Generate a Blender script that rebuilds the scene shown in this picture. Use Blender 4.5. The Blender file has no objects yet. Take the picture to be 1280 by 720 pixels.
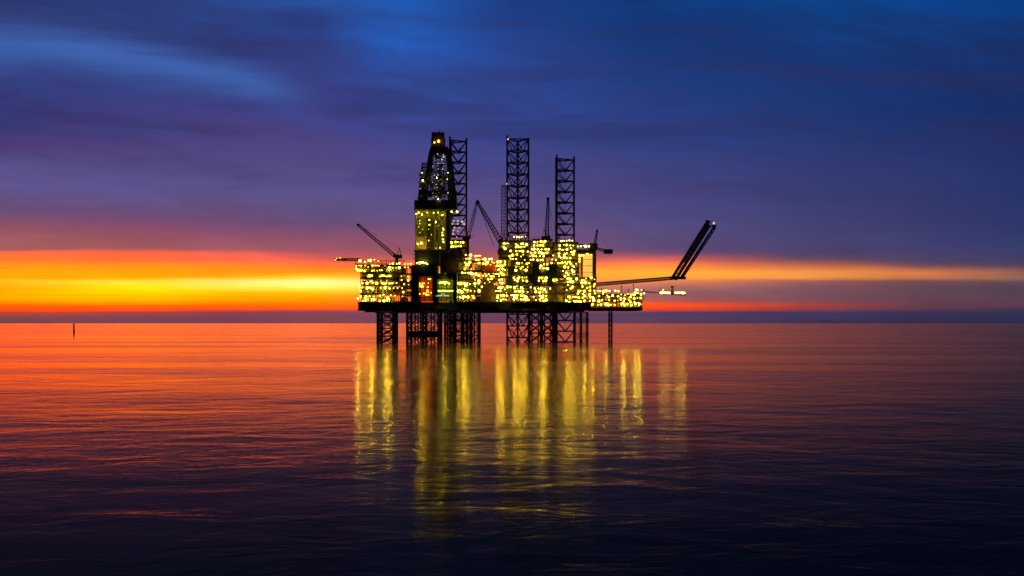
import bpy, math, random
from mathutils import Vector, Matrix
SC = bpy.context.scene
COL = SC.collection
R = math.radians

# ------------------------------------------------------------------ camera
F = 1372.0            # focal length in photo pixels
HOR = 404.0           # photo row of the horizon
H = 9.6               # eye height above the sea, metres
cam = bpy.data.cameras.new('camera')
cam.sensor_width = 36.0
cam.lens = 36.0 * F / 1280.0
cam.shift_y = (HOR - 360.0) / 1280.0
cam.clip_start = 0.5
cam.clip_end = 200000.0
co = bpy.data.objects.new('camera', cam)
co.location = (0, 0, H)
co.rotation_euler = (R(90), 0, 0)
COL.objects.link(co)
SC.camera = co

# ------------------------------------------------------------------ view
SC.view_settings.view_transform = 'Standard'
SC.view_settings.look = 'None'
SC.view_settings.exposure = 0.0
SC.view_settings.gamma = 1.0
SC.view_settings.use_curve_mapping = False
SC.cycles.use_denoising = True
SC.cycles.max_bounces = 5
SC.cycles.sample_clamp_indirect = 30.0
SC.cycles.use_light_tree = True


def lin(c):
    c = c / 255.0
    return c / 12.92 if c <= 0.04045 else ((c + 0.055) / 1.055) ** 2.4


def rgb(t):
    return (lin(t[0]), lin(t[1]), lin(t[2]), 1.0)


# ------------------------------------------------------------------ dusk sky (world)
class NT:
    def __init__(self, tree):
        self.t = tree

    def n(self, kind, **kw):
        nd = self.t.nodes.new(kind)
        for k, v in kw.items():
            setattr(nd, k, v)
        return nd

    def link(self, a, b):
        self.t.links.new(a, b)

    def put(self, sock, v):
        if hasattr(v, 'is_output'):
            self.t.links.new(v, sock)
        else:
            sock.default_value = v

    def m(self, op, a, b=None, c=None, clamp=False):
        nd = self.n('ShaderNodeMath', operation=op)
        nd.use_clamp = clamp
        self.put(nd.inputs[0], a)
        if b is not None:
            self.put(nd.inputs[1], b)
        if c is not None:
            self.put(nd.inputs[2], c)
        return nd.outputs[0]

    def step(self, v, a, b, smooth=True):
        nd = self.n('ShaderNodeMapRange')
        nd.interpolation_type = 'SMOOTHSTEP' if smooth else 'LINEAR'
        nd.clamp = True
        self.put(nd.inputs[0], v)
        self.put(nd.inputs[1], a)
        self.put(nd.inputs[2], b)
        return nd.outputs[0]

    def mix(self, f, a, b, mode='MIX'):
        nd = self.n('ShaderNodeMix', data_type='RGBA', blend_type=mode)
        self.put(nd.inputs[0], f)
        self.put(nd.inputs[6], a)
        self.put(nd.inputs[7], b)
        return nd.outputs[2]

    def noise(self, vec, scale, detail=4, rough=0.5, dist=0.0):
        nd = self.n('ShaderNodeTexNoise')
        self.put(nd.inputs['Vector'], vec)
        nd.inputs['Scale'].default_value = scale
        nd.inputs['Detail'].default_value = detail
        nd.inputs['Roughness'].default_value = rough
        nd.inputs['Distortion'].default_value = dist
        return nd.outputs[0]

    def xyz(self, x, y, z):
        nd = self.n('ShaderNodeCombineXYZ')
        for i, v in enumerate((x, y, z)):
            self.put(nd.inputs[i], v)
        return nd.outputs[0]


# sky colours by direction: columns of azimuth, rows of elevation (written as photo rows above the horizon)
SKY_X = [0, 200, 400, 500, 640, 800, 1000, 1140, 1280]
SKY = {
    404: [(100, 70, 72), (108, 64, 82), (128, 66, 78), (120, 66, 82), (104, 62, 88), (88, 58, 84), (62, 48, 78), (50, 42, 72), (46, 44, 74)],
    397: [(128, 70, 72), (122, 66, 84), (132, 70, 82), (122, 68, 88), (106, 66, 92), (92, 64, 92), (66, 54, 92), (52, 46, 80), (46, 48, 80)],
    390.2: [(190, 68, 45), (165, 66, 66), (135, 70, 86), (122, 70, 92), (108, 68, 94), (86, 66, 98), (66, 56, 96), (58, 50, 84), (48, 50, 84)],
    387.6: [(225, 72, 20), (225, 76, 24), (205, 78, 45), (205, 78, 50), (215, 70, 40), (225, 68, 35), (128, 60, 68), (88, 56, 76), (64, 52, 78)],
    382: [(250, 92, 4), (252, 100, 2), (255, 104, 6), (250, 96, 20), (245, 84, 30), (255, 84, 20), (172, 64, 56), (104, 62, 76), (92, 58, 76)],
    376: [(255, 150, 0), (255, 165, 0), (255, 132, 2), (240, 120, 40), (200, 100, 70), (200, 92, 70), (125, 74, 84), (104, 66, 80), (90, 62, 80)],
    370: [(255, 172, 0), (255, 188, 0), (255, 158, 6), (240, 140, 60), (185, 105, 90), (160, 96, 100), (122, 78, 88), (104, 70, 84), (84, 64, 82)],
    364: [(255, 165, 0), (255, 212, 0), (255, 208, 24), (250, 196, 50), (200, 120, 95), (168, 102, 104), (122, 80, 92), (104, 72, 86), (82, 64, 84)],
    358: [(255, 168, 8), (255, 226, 24), (255, 246, 130), (255, 236, 110), (225, 140, 90), (195, 118, 102), (135, 84, 90), (108, 74, 86), (84, 66, 86)],
    352: [(255, 180, 25), (255, 222, 70), (255, 250, 160), (255, 240, 120), (240, 150, 80), (236, 144, 84), (165, 98, 86), (120, 80, 84), (100, 74, 86)],
    350.3: [(255, 176, 20), (255, 205, 40), (255, 242, 120), (250, 196, 76), (242, 152, 78), (242, 152, 78), (190, 112, 84), (140, 88, 82), (112, 80, 86)],
    347.6: [(255, 165, 10), (255, 176, 10), (255, 206, 50), (250, 170, 60), (248, 160, 70), (252, 168, 62), (246, 146, 74), (205, 118, 76), (150, 102, 84)],
    340: [(255, 160, 8), (255, 156, 8), (250, 140, 20), (248, 145, 45), (250, 155, 55), (253, 176, 50), (252, 150, 72), (226, 126, 76), (140, 94, 82)],
    333: [(255, 150, 22), (254, 146, 24), (236, 120, 50), (235, 120, 60), (240, 130, 65), (250, 146, 62), (214, 112, 72), (130, 80, 80), (84, 66, 90)],
    326: [(246, 118, 46), (240, 110, 62), (214, 98, 84), (205, 100, 90), (200, 98, 92), (230, 108, 88), (112, 76, 94), (84, 68, 96), (64, 60, 96)],
    317.5: [(240, 112, 52), (232, 106, 66), (190, 92, 92), (180, 92, 96), (160, 86, 104), (140, 80, 104), (84, 70, 104), (72, 64, 100), (60, 60, 100)],
    312.5: [(168, 96, 92), (166, 94, 96), (164, 88, 102), (158, 90, 106), (138, 84, 114), (102, 76, 116), (78, 68, 110), (68, 62, 106), (56, 60, 106)],
    295: [(162, 92, 98), (152, 84, 104), (136, 82, 112), (140, 86, 116), (120, 82, 124), (92, 76, 122), (72, 68, 116), (62, 62, 110), (50, 58, 106)],
    278: [(138, 80, 108), (122, 76, 116), (104, 80, 124), (108, 82, 124), (104, 80, 126), (86, 76, 126), (68, 66, 116), (58, 60, 108), (46, 56, 106)],
    265: [(108, 80, 120), (104, 80, 124), (98, 82, 130), (96, 80, 128), (94, 78, 130), (80, 74, 128), (64, 66, 118), (56, 60, 110), (44, 54, 106)],
    235: [(96, 84, 140), (94, 84, 142), (92, 82, 138), (88, 78, 136), (84, 76, 134), (74, 70, 128), (58, 64, 120), (50, 58, 112), (38, 52, 104)],
    205: [(90, 82, 138), (86, 74, 130), (84, 74, 130), (80, 74, 134), (72, 72, 136), (62, 68, 128), (50, 60, 118), (44, 56, 112), (36, 50, 104)],
    175: [(78, 60, 116), (80, 66, 124), (76, 68, 130), (68, 70, 138), (58, 70, 142), (50, 64, 130), (42, 58, 118), (36, 52, 110), (32, 48, 104)],
    140: [(54, 56, 116), (66, 62, 126), (62, 66, 136), (56, 70, 142), (50, 70, 144), (44, 62, 128), (34, 56, 116), (28, 50, 108), (26, 46, 102)],
    100: [(52, 62, 126), (54, 66, 132), (56, 66, 134), (48, 74, 152), (46, 70, 146), (34, 60, 126), (28, 54, 116), (24, 50, 110), (22, 46, 102)],
    60: [(50, 64, 126), (46, 60, 122), (48, 62, 128), (42, 82, 168), (42, 68, 142), (26, 56, 122), (24, 54, 116), (22, 52, 112), (22, 48, 106)],
    25: [(48, 60, 118), (46, 62, 126), (42, 70, 142), (36, 90, 180), (30, 64, 138), (20, 56, 122), (18, 60, 126), (18, 62, 130), (18, 56, 120)],
    0: [(42, 56, 112), (44, 62, 124), (40, 82, 160), (32, 90, 180), (26, 62, 134), (18, 58, 124), (14, 66, 138), (12, 68, 142), (12, 60, 128)],
    -60: [(38, 54, 108), (40, 60, 120), (36, 66, 134), (30, 70, 144), (24, 58, 124), (16, 54, 116), (12, 54, 116), (12, 52, 114), (12, 48, 106)],
}
ZENITH = [(30, (9, 15, 38)), (55, (6, 10, 26)), (90, (5, 8, 22))]
BACK = [(0, (34, 32, 58)), (8, (26, 32, 66)), (30, (14, 22, 50)), (90, (6, 11, 30))]


def pos_of(el):
    return math.sqrt(max(el, 0.0) / 90.0)


def hot(c, g=1.0):
    # the glowing band is brighter than the photograph can hold: its red runs past white level
    k = max(0.0, (c[0] - 0.6) / 0.4)
    return (c[0] * (1 + 1.5 * k * g), c[1] * (1 + .12 * k), c[2], 1.0)


world = bpy.data.worlds.new('World')
SC.world = world
world.use_nodes = True
wt = NT(world.node_tree)
world.node_tree.nodes.clear()
tc = wt.n('ShaderNodeTexCoord')
sep = wt.n('ShaderNodeSeparateXYZ')
wt.link(tc.outputs['Generated'], sep.inputs[0])
dx, dy, dz = sep.outputs
az = wt.m('MULTIPLY', wt.m('ARCTAN2', dx, dy), 180 / math.pi)
hyp = wt.m('SQRT', wt.m('ADD', wt.m('MULTIPLY', dx, dx), wt.m('MULTIPLY', dy, dy)))
# cloud layers run level across the view rather than along circles of elevation
el = wt.m('MULTIPLY', wt.m('ARCTAN2', dz, wt.m('MAXIMUM', dy, wt.m('MULTIPLY', hyp, 0.86))), 180 / math.pi)
# drifting streaks: stretched noise bends the layers a little
cv = wt.xyz(wt.m('MULTIPLY', az, 0.16), wt.m('ADD', wt.m('MULTIPLY', el, 1.5), wt.m('MULTIPLY', az, 0.02)), 3.0)
st1 = wt.noise(cv, 1.0, 5, 0.55)
cv2 = wt.xyz(wt.m('MULTIPLY', az, 0.10), wt.m('ADD', wt.m('MULTIPLY', el, 0.35), wt.m('MULTIPLY', az, 0.055)), 9.0)
st2 = wt.noise(cv2, 1.4, 6, 0.55, 0.6)
bend = wt.m('MULTIPLY', wt.m('SUBTRACT', st1, 0.5), wt.step(el, 0.0, 2.0, False))
bend2 = wt.m('MULTIPLY', wt.m('SUBTRACT', st2, 0.5), wt.step(el, 3.5, 12.0, False))
elw = wt.m('ADD', el, wt.m('ADD', wt.m('MULTIPLY', bend, 0.32), wt.m('MULTIPLY', bend2, 5.0)))
p = wt.m('SQRT', wt.m('MAXIMUM', wt.m('DIVIDE', elw, 90.0), 0.0))


def ramp(stops):
    nd = wt.n('ShaderNodeValToRGB')
    cr = nd.color_ramp
    cr.interpolation = 'LINEAR'
    cr.elements[0].position = stops[0][0]
    cr.elements[0].color = stops[0][1]
    cr.elements[1].position = stops[-1][0]
    cr.elements[1].color = stops[-1][1]
    for q, c in stops[1:-1]:
        e = cr.elements.new(q)
        e.color = c
    wt.link(p, nd.inputs[0])
    return nd.outputs[0]


out = None
for i, x in enumerate(SKY_X):
    stops = [(pos_of(math.degrees(math.atan((HOR - y) / F))), hot(rgb(SKY[y][i]), (1.0, 1.0, 1.0, .8, .5, .25, 0, 0, 0)[i])) for y in SKY]
    stops += [(pos_of(e), rgb(c)) for e, c in ZENITH]
    rc = ramp(stops)
    a = math.degrees(math.atan((x - 640) / F))
    if out is None:
        out, pa = rc, a
    else:
        out = wt.mix(wt.step(az, pa, a, False), out, rc)
        pa = a
back = ramp([(pos_of(e), rgb(c)) for e, c in BACK])
out = wt.mix(wt.step(wt.m('ABSOLUTE', az), 30.0, 100.0), out, back)
# two brighter wisps of high cloud and a soft dark cloud mass
def wisp(c0, c1, c2, w0, w1, a_lo, a_hi):
    # centre elevation c0 + c1*az + c2*az^2, half width w0 + w1*az
    u = wt.m('SUBTRACT', az, a_lo)
    cen = wt.m('ADD', c0, wt.m('ADD', wt.m('MULTIPLY', u, c1), wt.m('MULTIPLY', wt.m('MULTIPLY', u, u), c2)))
    wid = wt.m('MAXIMUM', wt.m('ADD', w0, wt.m('MULTIPLY', u, w1)), 0.15)
    d = wt.m('DIVIDE', wt.m('SUBTRACT', wt.m('ADD', el, wt.m('MULTIPLY', wt.m('SUBTRACT', st1, 0.5), 1.2)), cen), wid)
    g = wt.m('POWER', 2.718, wt.m('MULTIPLY', wt.m('MULTIPLY', d, d), -1.0))
    f = wt.m('MULTIPLY', wt.step(az, a_lo - 6.0, a_lo), wt.m('SUBTRACT', 1.0, wt.step(az, a_hi - 6.0, a_hi)))
    return wt.m('MULTIPLY', g, f)


w1 = wisp(14.2, -0.045, -0.0100, 1.0, -0.012, -25.0, -8.5)
out = wt.mix(wt.m('MULTIPLY', w1, 0.9), out, rgb((62, 98, 172)))
# fine cloud grain, strongest in the bright layers
gr = wt.noise(wt.xyz(wt.m('MULTIPLY', az, 0.35), wt.m('MULTIPLY', el, 2.6), 1.0), 1.0, 6, 0.6)
gv = wt.m('ADD', 0.91, wt.m('MULTIPLY', gr, 0.18))
gv2 = wt.m('ADD', 0.76, wt.m('MULTIPLY', st2, 0.48))
# layered cloud banks in the middle sky
bk = wt.noise(wt.xyz(wt.m('MULTIPLY', az, 0.055), wt.m('ADD', wt.m('MULTIPLY', el, 0.62), wt.m('MULTIPLY', az, 0.035)), 21.0), 1.0, 5, 0.55, 0.5)
bkf = wt.m('MULTIPLY', wt.step(bk, 0.46, 0.66), wt.m('MULTIPLY', wt.step(el, 6.0, 8.5), 0.40))
out = wt.mix(bkf, out, rgb((46, 46, 92)))
# thin orange streaks through the glowing band
sk = wt.noise(wt.xyz(wt.m('MULTIPLY', az, 0.085), wt.m('ADD', wt.m('MULTIPLY', el, 5.5), wt.m('MULTIPLY', az, 0.02)), 33.0), 1.0, 4, 0.6, 0.2)
skf = wt.m('MULTIPLY', wt.step(sk, 0.50, 0.64), wt.m('MULTIPLY', wt.m('MULTIPLY', wt.step(el, 0.9, 1.3), wt.m('SUBTRACT', 1.0, wt.step(el, 3.2, 3.8))), wt.m('SUBTRACT', 0.26, wt.m('MULTIPLY', wt.step(az, -14.0, -8.0), 0.26))))
out = wt.mix(skf, out, (1.9, lin(118), lin(6), 1))
gg = wt.m('MULTIPLY', gv, gv2)
sc_ = wt.n('ShaderNodeVectorMath', operation='SCALE')
wt.link(out, sc_.inputs[0])
wt.link(gg, sc_.inputs['Scale'])
bg = wt.n('ShaderNodeBackground')
wt.link(sc_.outputs[0], bg.inputs[0])
bg.inputs[1].default_value = 1.0
wo = wt.n('ShaderNodeOutputWorld')
wt.link(bg.outputs[0], wo.inputs[0])


# ------------------------------------------------------------------ helpers
def W(px, py, Y):
    """the point at distance Y that lies in direction (px, py)"""
    return Vector(((px - 640.0) * Y / F, Y, H - (py - HOR) * Y / F))


def mat(name, col, rough=0.6, metal=0.0, var=0.35, scale=0.6, rust=0.0):
    m = bpy.data.materials.new(name)
    m.use_nodes = True
    t = NT(m.node_tree)
    b = m.node_tree.nodes['Principled BSDF']
    tcn = t.n('ShaderNodeTexCoord')
    nz = t.noise(tcn.outputs['Object'], scale, 5, 0.6)
    dark = tuple(c * (1 - var) for c in col) + (1,)
    lite = tuple(min(1, c * (1 + var)) for c in col) + (1,)
    c = t.mix(t.step(nz, 0.3, 0.7), dark, lite)
    if rust:
        nr = t.noise(tcn.outputs['Object'], scale * 2.3, 6, 0.7)
        c = t.mix(t.m('MULTIPLY', t.step(nr, 0.52, 0.66), rust), c, (0.09, 0.035, 0.015, 1))
    t.link(c, b.inputs['Base Color'])
    b.inputs['Roughness'].default_value = rough
    b.inputs['Metallic'].default_value = metal
    return m


def emat(name, col, s, base=(0.5, 0.5, 0.5)):
    m = bpy.data.materials.new(name)
    m.use_nodes = True
    b = m.node_tree.nodes['Principled BSDF']
    b.inputs['Base Color'].default_value = base + (1,)
    b.inputs['Emission Color'].default_value = col + (1,)
    b.inputs['Emission Strength'].default_value = s
    return m


M = {
    'leg': mat('dark_leg_steel', (0.13, 0.125, 0.15), 0.55, 0.2, rust=0.4),
    'dark': mat('dark_grey_steel', (0.035, 0.036, 0.040), 0.6, 0.1, rust=0.3),
    'deck': mat('green_black_deck_steel', (0.022, 0.030, 0.026), 0.6, 0.1, rust=0.3),
    'brown': mat('rusty_brown_steel', (0.16, 0.085, 0.030), 0.65, 0.1, rust=0.6),
    'yellow': mat('yellow_painted_steel', (0.60, 0.46, 0.08), 0.55, 0.0, rust=0.35),
    'ochre': mat('ochre_cladding', (0.40, 0.22, 0.05), 0.6, 0.0, rust=0.4),
    'olive': mat('olive_windwall_cladding', (0.36, 0.36, 0.07), 0.6, 0.0, var=0.25, rust=0.15),
    'olive_dark': mat('dark_olive_cladding', (0.085, 0.085, 0.035), 0.6, 0.0, rust=0.2),
    'orange': mat('orange_container_paint', (0.75, 0.13, 0.02), 0.5, 0.0, rust=0.1),
    'grey': mat('pale_grey_paint', (0.32, 0.32, 0.30), 0.5, 0.0, rust=0.2),
    'navy': mat('navy_blue_cladding', (0.012, 0.022, 0.055), 0.55, 0.0),
    'lamp_yellow': emat('warm_yellow_lamp', (1.0, 0.82, 0.045), 6.5),
    'lamp_white': emat('pale_white_lamp', (1.0, 0.88, 0.13), 6.0),
    'lamp_orange': emat('amber_lamp', (1.0, 0.46, 0.03), 6.0),
    'lamp_green': emat('greenish_lamp', (0.80, 1.0, 0.10), 3.2),
    'lamp_flood': emat('strong_yellow_floodlight', (1.0, 0.93, 0.05), 230.0),
    'lamp_dim': emat('dim_white_lamp', (1.0, 0.86, 0.62), 0.75),
    'glow_amber': emat('lit_amber_window', (1.0, 0.50, 0.08), 1.0),
}


class MB:
    def __init__(self):
        self.v, self.f = [], []

    def box(self, c, s, rz=0.0):
        i = len(self.v)
        cs, sn = math.cos(rz), math.sin(rz)
        for sx in (-.5, .5):
            for sy in (-.5, .5):
                for sz in (-.5, .5):
                    x, y = sx * s[0], sy * s[1]
                    self.v.append((c[0] + x * cs - y * sn, c[1] + x * sn + y * cs, c[2] + sz * s[2]))
        for q in ((0, 1, 3, 2), (4, 6, 7, 5), (0, 4, 5, 1), (2, 3, 7, 6), (0, 2, 6, 4), (1, 5, 7, 3)):
            self.f.append(tuple(i + k for k in q))
        return self

    def bar(self, a, b, r, n=6, r2=None):
        a, b = Vector(a), Vector(b)
        d = (b - a)
        if d.length < 1e-6:
            return self
        d.normalize()
        u = d.cross(Vector((0, 0, 1)) if abs(d.z) < 0.9 else Vector((1, 0, 0))).normalized()
        w = d.cross(u)
        r2 = r if r2 is None else r2
        i = len(self.v)
        for pt, rr in ((a, r), (b, r2)):
            for k in range(n):
                t = 2 * math.pi * (k + .5) / n
                self.v.append(tuple(pt + u * (math.cos(t) * rr) + w * (math.sin(t) * rr)))
        for k in range(n):
            k2 = (k + 1) % n
            self.f.append((i + k, i + k2, i + n + k2, i + n + k))
        self.f.append(tuple(i + k for k in reversed(range(n))))
        self.f.append(tuple(i + n + k for k in range(n)))
        return self

    def vessel(self, a, b, r, n=12):
        """a tank: cylinder with domed ends"""
        a, b = Vector(a), Vector(b)
        d = (b - a).normalized()
        self.bar(a, b, r, n)
        self.bar(a, a - d * r * .35, r, n, r * .6)
        self.bar(b, b + d * r * .35, r, n, r * .6)
        return self

    def lattice(self, a, b, w, h, n, rc, rb, taper=1.0, up=Vector((0, 0, 1))):
        """four chords with zigzag lacing between a and b"""
        a, b = Vector(a), Vector(b)
        d = (b - a).normalized()
        s = d.cross(up)
        s = s.normalized() if s.length > 1e-3 else Vector((1, 0, 0))
        t = s.cross(d).normalized()
        rings = []
        for k in range(n + 1):
            q = k / n
            e = 1 + (taper - 1) * q
            c = a.lerp(b, q)
            rings.append([c + s * (sx * w * .5 * e) + t * (st * h * .5 * e) for sx, st in ((-1, -1), (1, -1), (1, 1), (-1, 1))])
        for j in range(4):
            self.bar(rings[0][j], rings[-1][j], rc, 5)
        for k in range(n):
            for j in range(4):
                j2 = (j + 1) % 4
                p0, p1 = (j, j2) if (k + j) % 2 else (j2, j)
                self.bar(rings[k][p0], rings[k + 1][p1], rb, 4)
                self.bar(rings[k][j], rings[k][j2], rb, 4)
        for j in range(4):
            self.bar(rings[n][j], rings[n][(j + 1) % 4], rb, 4)
        return self

    def obj(self, name, m, parent=None, loc=None):
        me = bpy.data.meshes.new(name)
        off = Vector(loc) if loc is not None else (parent['_o'] if False else Vector((0, 0, 0)))
        me.from_pydata([tuple(Vector(q) - off) for q in self.v], [], self.f)
        me.update()
        me.materials.append(M[m] if isinstance(m, str) else m)
        o = bpy.data.objects.new(name, me)
        COL.objects.link(o)
        if parent is not None:
            o.parent = parent
            # vertices are written in world metres; the parent only translates
            rt = parent
            t = Vector((0, 0, 0))
            while rt is not None:
                t += rt.location
                rt = rt.parent
            o.location = off - t
        else:
            o.location = off
        return o


def thing(name, label, cat, loc=(0, 0, 0), group=None):
    o = bpy.data.objects.new(name, None)
    o.empty_display_size = 1
    o.location = loc
    COL.objects.link(o)
    o['label'] = label
    o['category'] = cat
    if group:
        o['group'] = group
    return o


# lamps: small floodlight bodies, shared meshes
def lamp_mesh(kind):
    mb = MB()
    if kind == 'bar':
        mb.box((0, 0, 0), (1.9, .34, .34))
    else:
        n = 8
        mb.bar((0, -.16, 0), (0, .16, 0), .34, n)
        mb.bar((0, -.30, 0), (0, -.16, 0), .18, n, .34)
    me = bpy.data.meshes.new('lamp')
    nf = len(mb.f)
    # bracket behind the lens
    mb.box((0, .32, .05), (.16, .3, .16))
    me.from_pydata(mb.v, [], mb.f)
    me.materials.append(M['lamp_white'])
    me.materials.append(M['dark'])
    for k, pl in enumerate(me.polygons):
        pl.material_index = 0 if k < nf else 1
    return me


LM = {}
for _sh in ('round', 'bar'):
    for _m in ('flood', 'yellow', 'white', 'orange', 'green', 'dim'):
        me = lamp_mesh(_sh)
        me.materials[0] = M['lamp_' + _m]
        LM[_sh, _m] = me

rnd = random.Random(11)


def put_lamp(parent, px, py, Y, kind='yellow', shape='round', s=1.0):
    o = bpy.data.objects.new('lamp', LM[shape, kind])
    COL.objects.link(o)
    o.parent = parent
    o.location = W(px, py, Y) - parent.location
    o.scale = (s, s, s)
    return o


def lamps(parent, x0, x1, y0, y1, n, Y, kind='yellow', spread=1.2, size=1.0, rows=None, bar=0.05):
    """n lamps over a patch, gathered on its floor levels"""
    rows = rows or max(1, round((y1 - y0) / 4.8))
    n = max(2, math.ceil(n * .74)) if kind not in ('dim',) and n > 5 else n
    size *= 1.3 if kind != 'dim' else 1
    cells = []
    for k in range(n):
        r = k % rows
        q = (k // rows + rnd.uniform(.15, .85)) / max(1, math.ceil(n / rows))
        px = x0 + (x1 - x0) * min(q, 1)
        py = y0 + (y1 - y0) * ((r + .5) / rows) + (rnd.uniform(-.5, .5) if rnd.random() < .75 else rnd.uniform(-2.2, 2.2))
        kk = kind
        if kind == 'yellow' and rnd.random() < .42:
            kk = rnd.choice(('white', 'white', 'orange'))
        put_lamp(parent, px, py, Y + rnd.uniform(0, spread), kk, 'bar' if rnd.random() < bar else 'round', size * rnd.choice((.55, .75, .9, 1.0, 1.1, 1.4)))


# ------------------------------------------------------------------ sea
def make_sea():
    me = bpy.data.meshes.new('sea')
    L = 70000.0
    xs = [-L, -3000, -900, -300, 0, 300, 900, 3000, L]
    ys = [-3000, -300, 0, 60, 200, 600, 1500, 6000, L]
    v = [(x, y, 0) for y in ys for x in xs]
    n = len(xs)
    f = [(j * n + i, j * n + i + 1, (j + 1) * n + i + 1, (j + 1) * n + i) for j in range(len(ys) - 1) for i in range(n - 1)]
    me.from_pydata(v, [], f)
    m = bpy.data.materials.new('sea_water')
    m.use_nodes = True
    t = NT(m.node_tree)
    m.node_tree.nodes.clear()
    deep = t.n('ShaderNodeBsdfDiffuse')
    deep.inputs[0].default_value = (0.0015, 0.0025, 0.006, 1)
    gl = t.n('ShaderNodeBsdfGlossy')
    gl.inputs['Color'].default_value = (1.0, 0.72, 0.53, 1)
    fr = t.n('ShaderNodeFresnel')
    fr.inputs['IOR'].default_value = 1.333
    mx = t.n('ShaderNodeMixShader')
    mo = t.n('ShaderNodeOutputMaterial')
    t.link(t.m('POWER', fr.outputs[0], 2.0), mx.inputs[0])
    t.link(deep.outputs[0], mx.inputs[1])
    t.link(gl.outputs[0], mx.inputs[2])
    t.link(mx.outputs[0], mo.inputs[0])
    g = t.n('ShaderNodeNewGeometry')

    def mp(sx, sy, rz):
        nd = t.n('ShaderNodeMapping')
        nd.inputs['Scale'].default_value = (sx, sy, 1)
        nd.inputs['Rotation'].default_value = (0, 0, R(rz))
        t.link(g.outputs['Position'], nd.inputs[0])
        return nd.outputs[0]
    swell = t.noise(mp(.8, 1, 20), 0.05, 2, 0.5, 0.4)
    chop = t.noise(mp(.72, 1, -18), 0.21, 5, 0.58, 0.5)
    rip = t.noise(mp(.7, 1, 12), 1.2, 4, 0.6, 0.3)
    patch = t.noise(mp(.25, 1, 5), 0.018, 3, 0.5)
    pk = t.step(patch, 0.38, 0.62)
    hgt = t.m('ADD', t.m('MULTIPLY', swell, 0.19),
              t.m('ADD', t.m('MULTIPLY', chop, t.m('ADD', 0.068, t.m('MULTIPLY', pk, 0.085))),
                  t.m('MULTIPLY', rip, t.m('ADD', 0.005, t.m('MULTIPLY', pk, 0.014)))))
    bp = t.n('ShaderNodeBump')
    bp.inputs['Strength'].default_value = 1.0
    bp.inputs['Distance'].default_value = 1.0
    t.link(hgt, bp.inputs['Height'])
    t.link(bp.outputs[0], gl.inputs['Normal'])
    t.link(bp.outputs[0], fr.inputs['Normal'])
    # glossy roughness squares to the slope spread
    t.link(t.m('ADD', 0.10, t.m('MULTIPLY', pk, 0.05)), gl.inputs['Roughness'])
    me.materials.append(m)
    o = bpy.data.objects.new('sea', me)
    o['kind'] = 'structure'
    o['label'] = 'calm rippled sea reaching to the horizon at dusk'
    COL.objects.link(o)


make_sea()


# ------------------------------------------------------------------ main deck
Y0 = 540.0            # distance of the front faces of the rig
DZ_TOP = W(0, 377.5, Y0).z
DZ_BOT = W(0, 388.5, Y0).z


def X(px, Y=Y0):
    return (px - 640.0) * Y / F


def Z(py, Y=Y0):
    return H - (py - HOR) * Y / F


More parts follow.
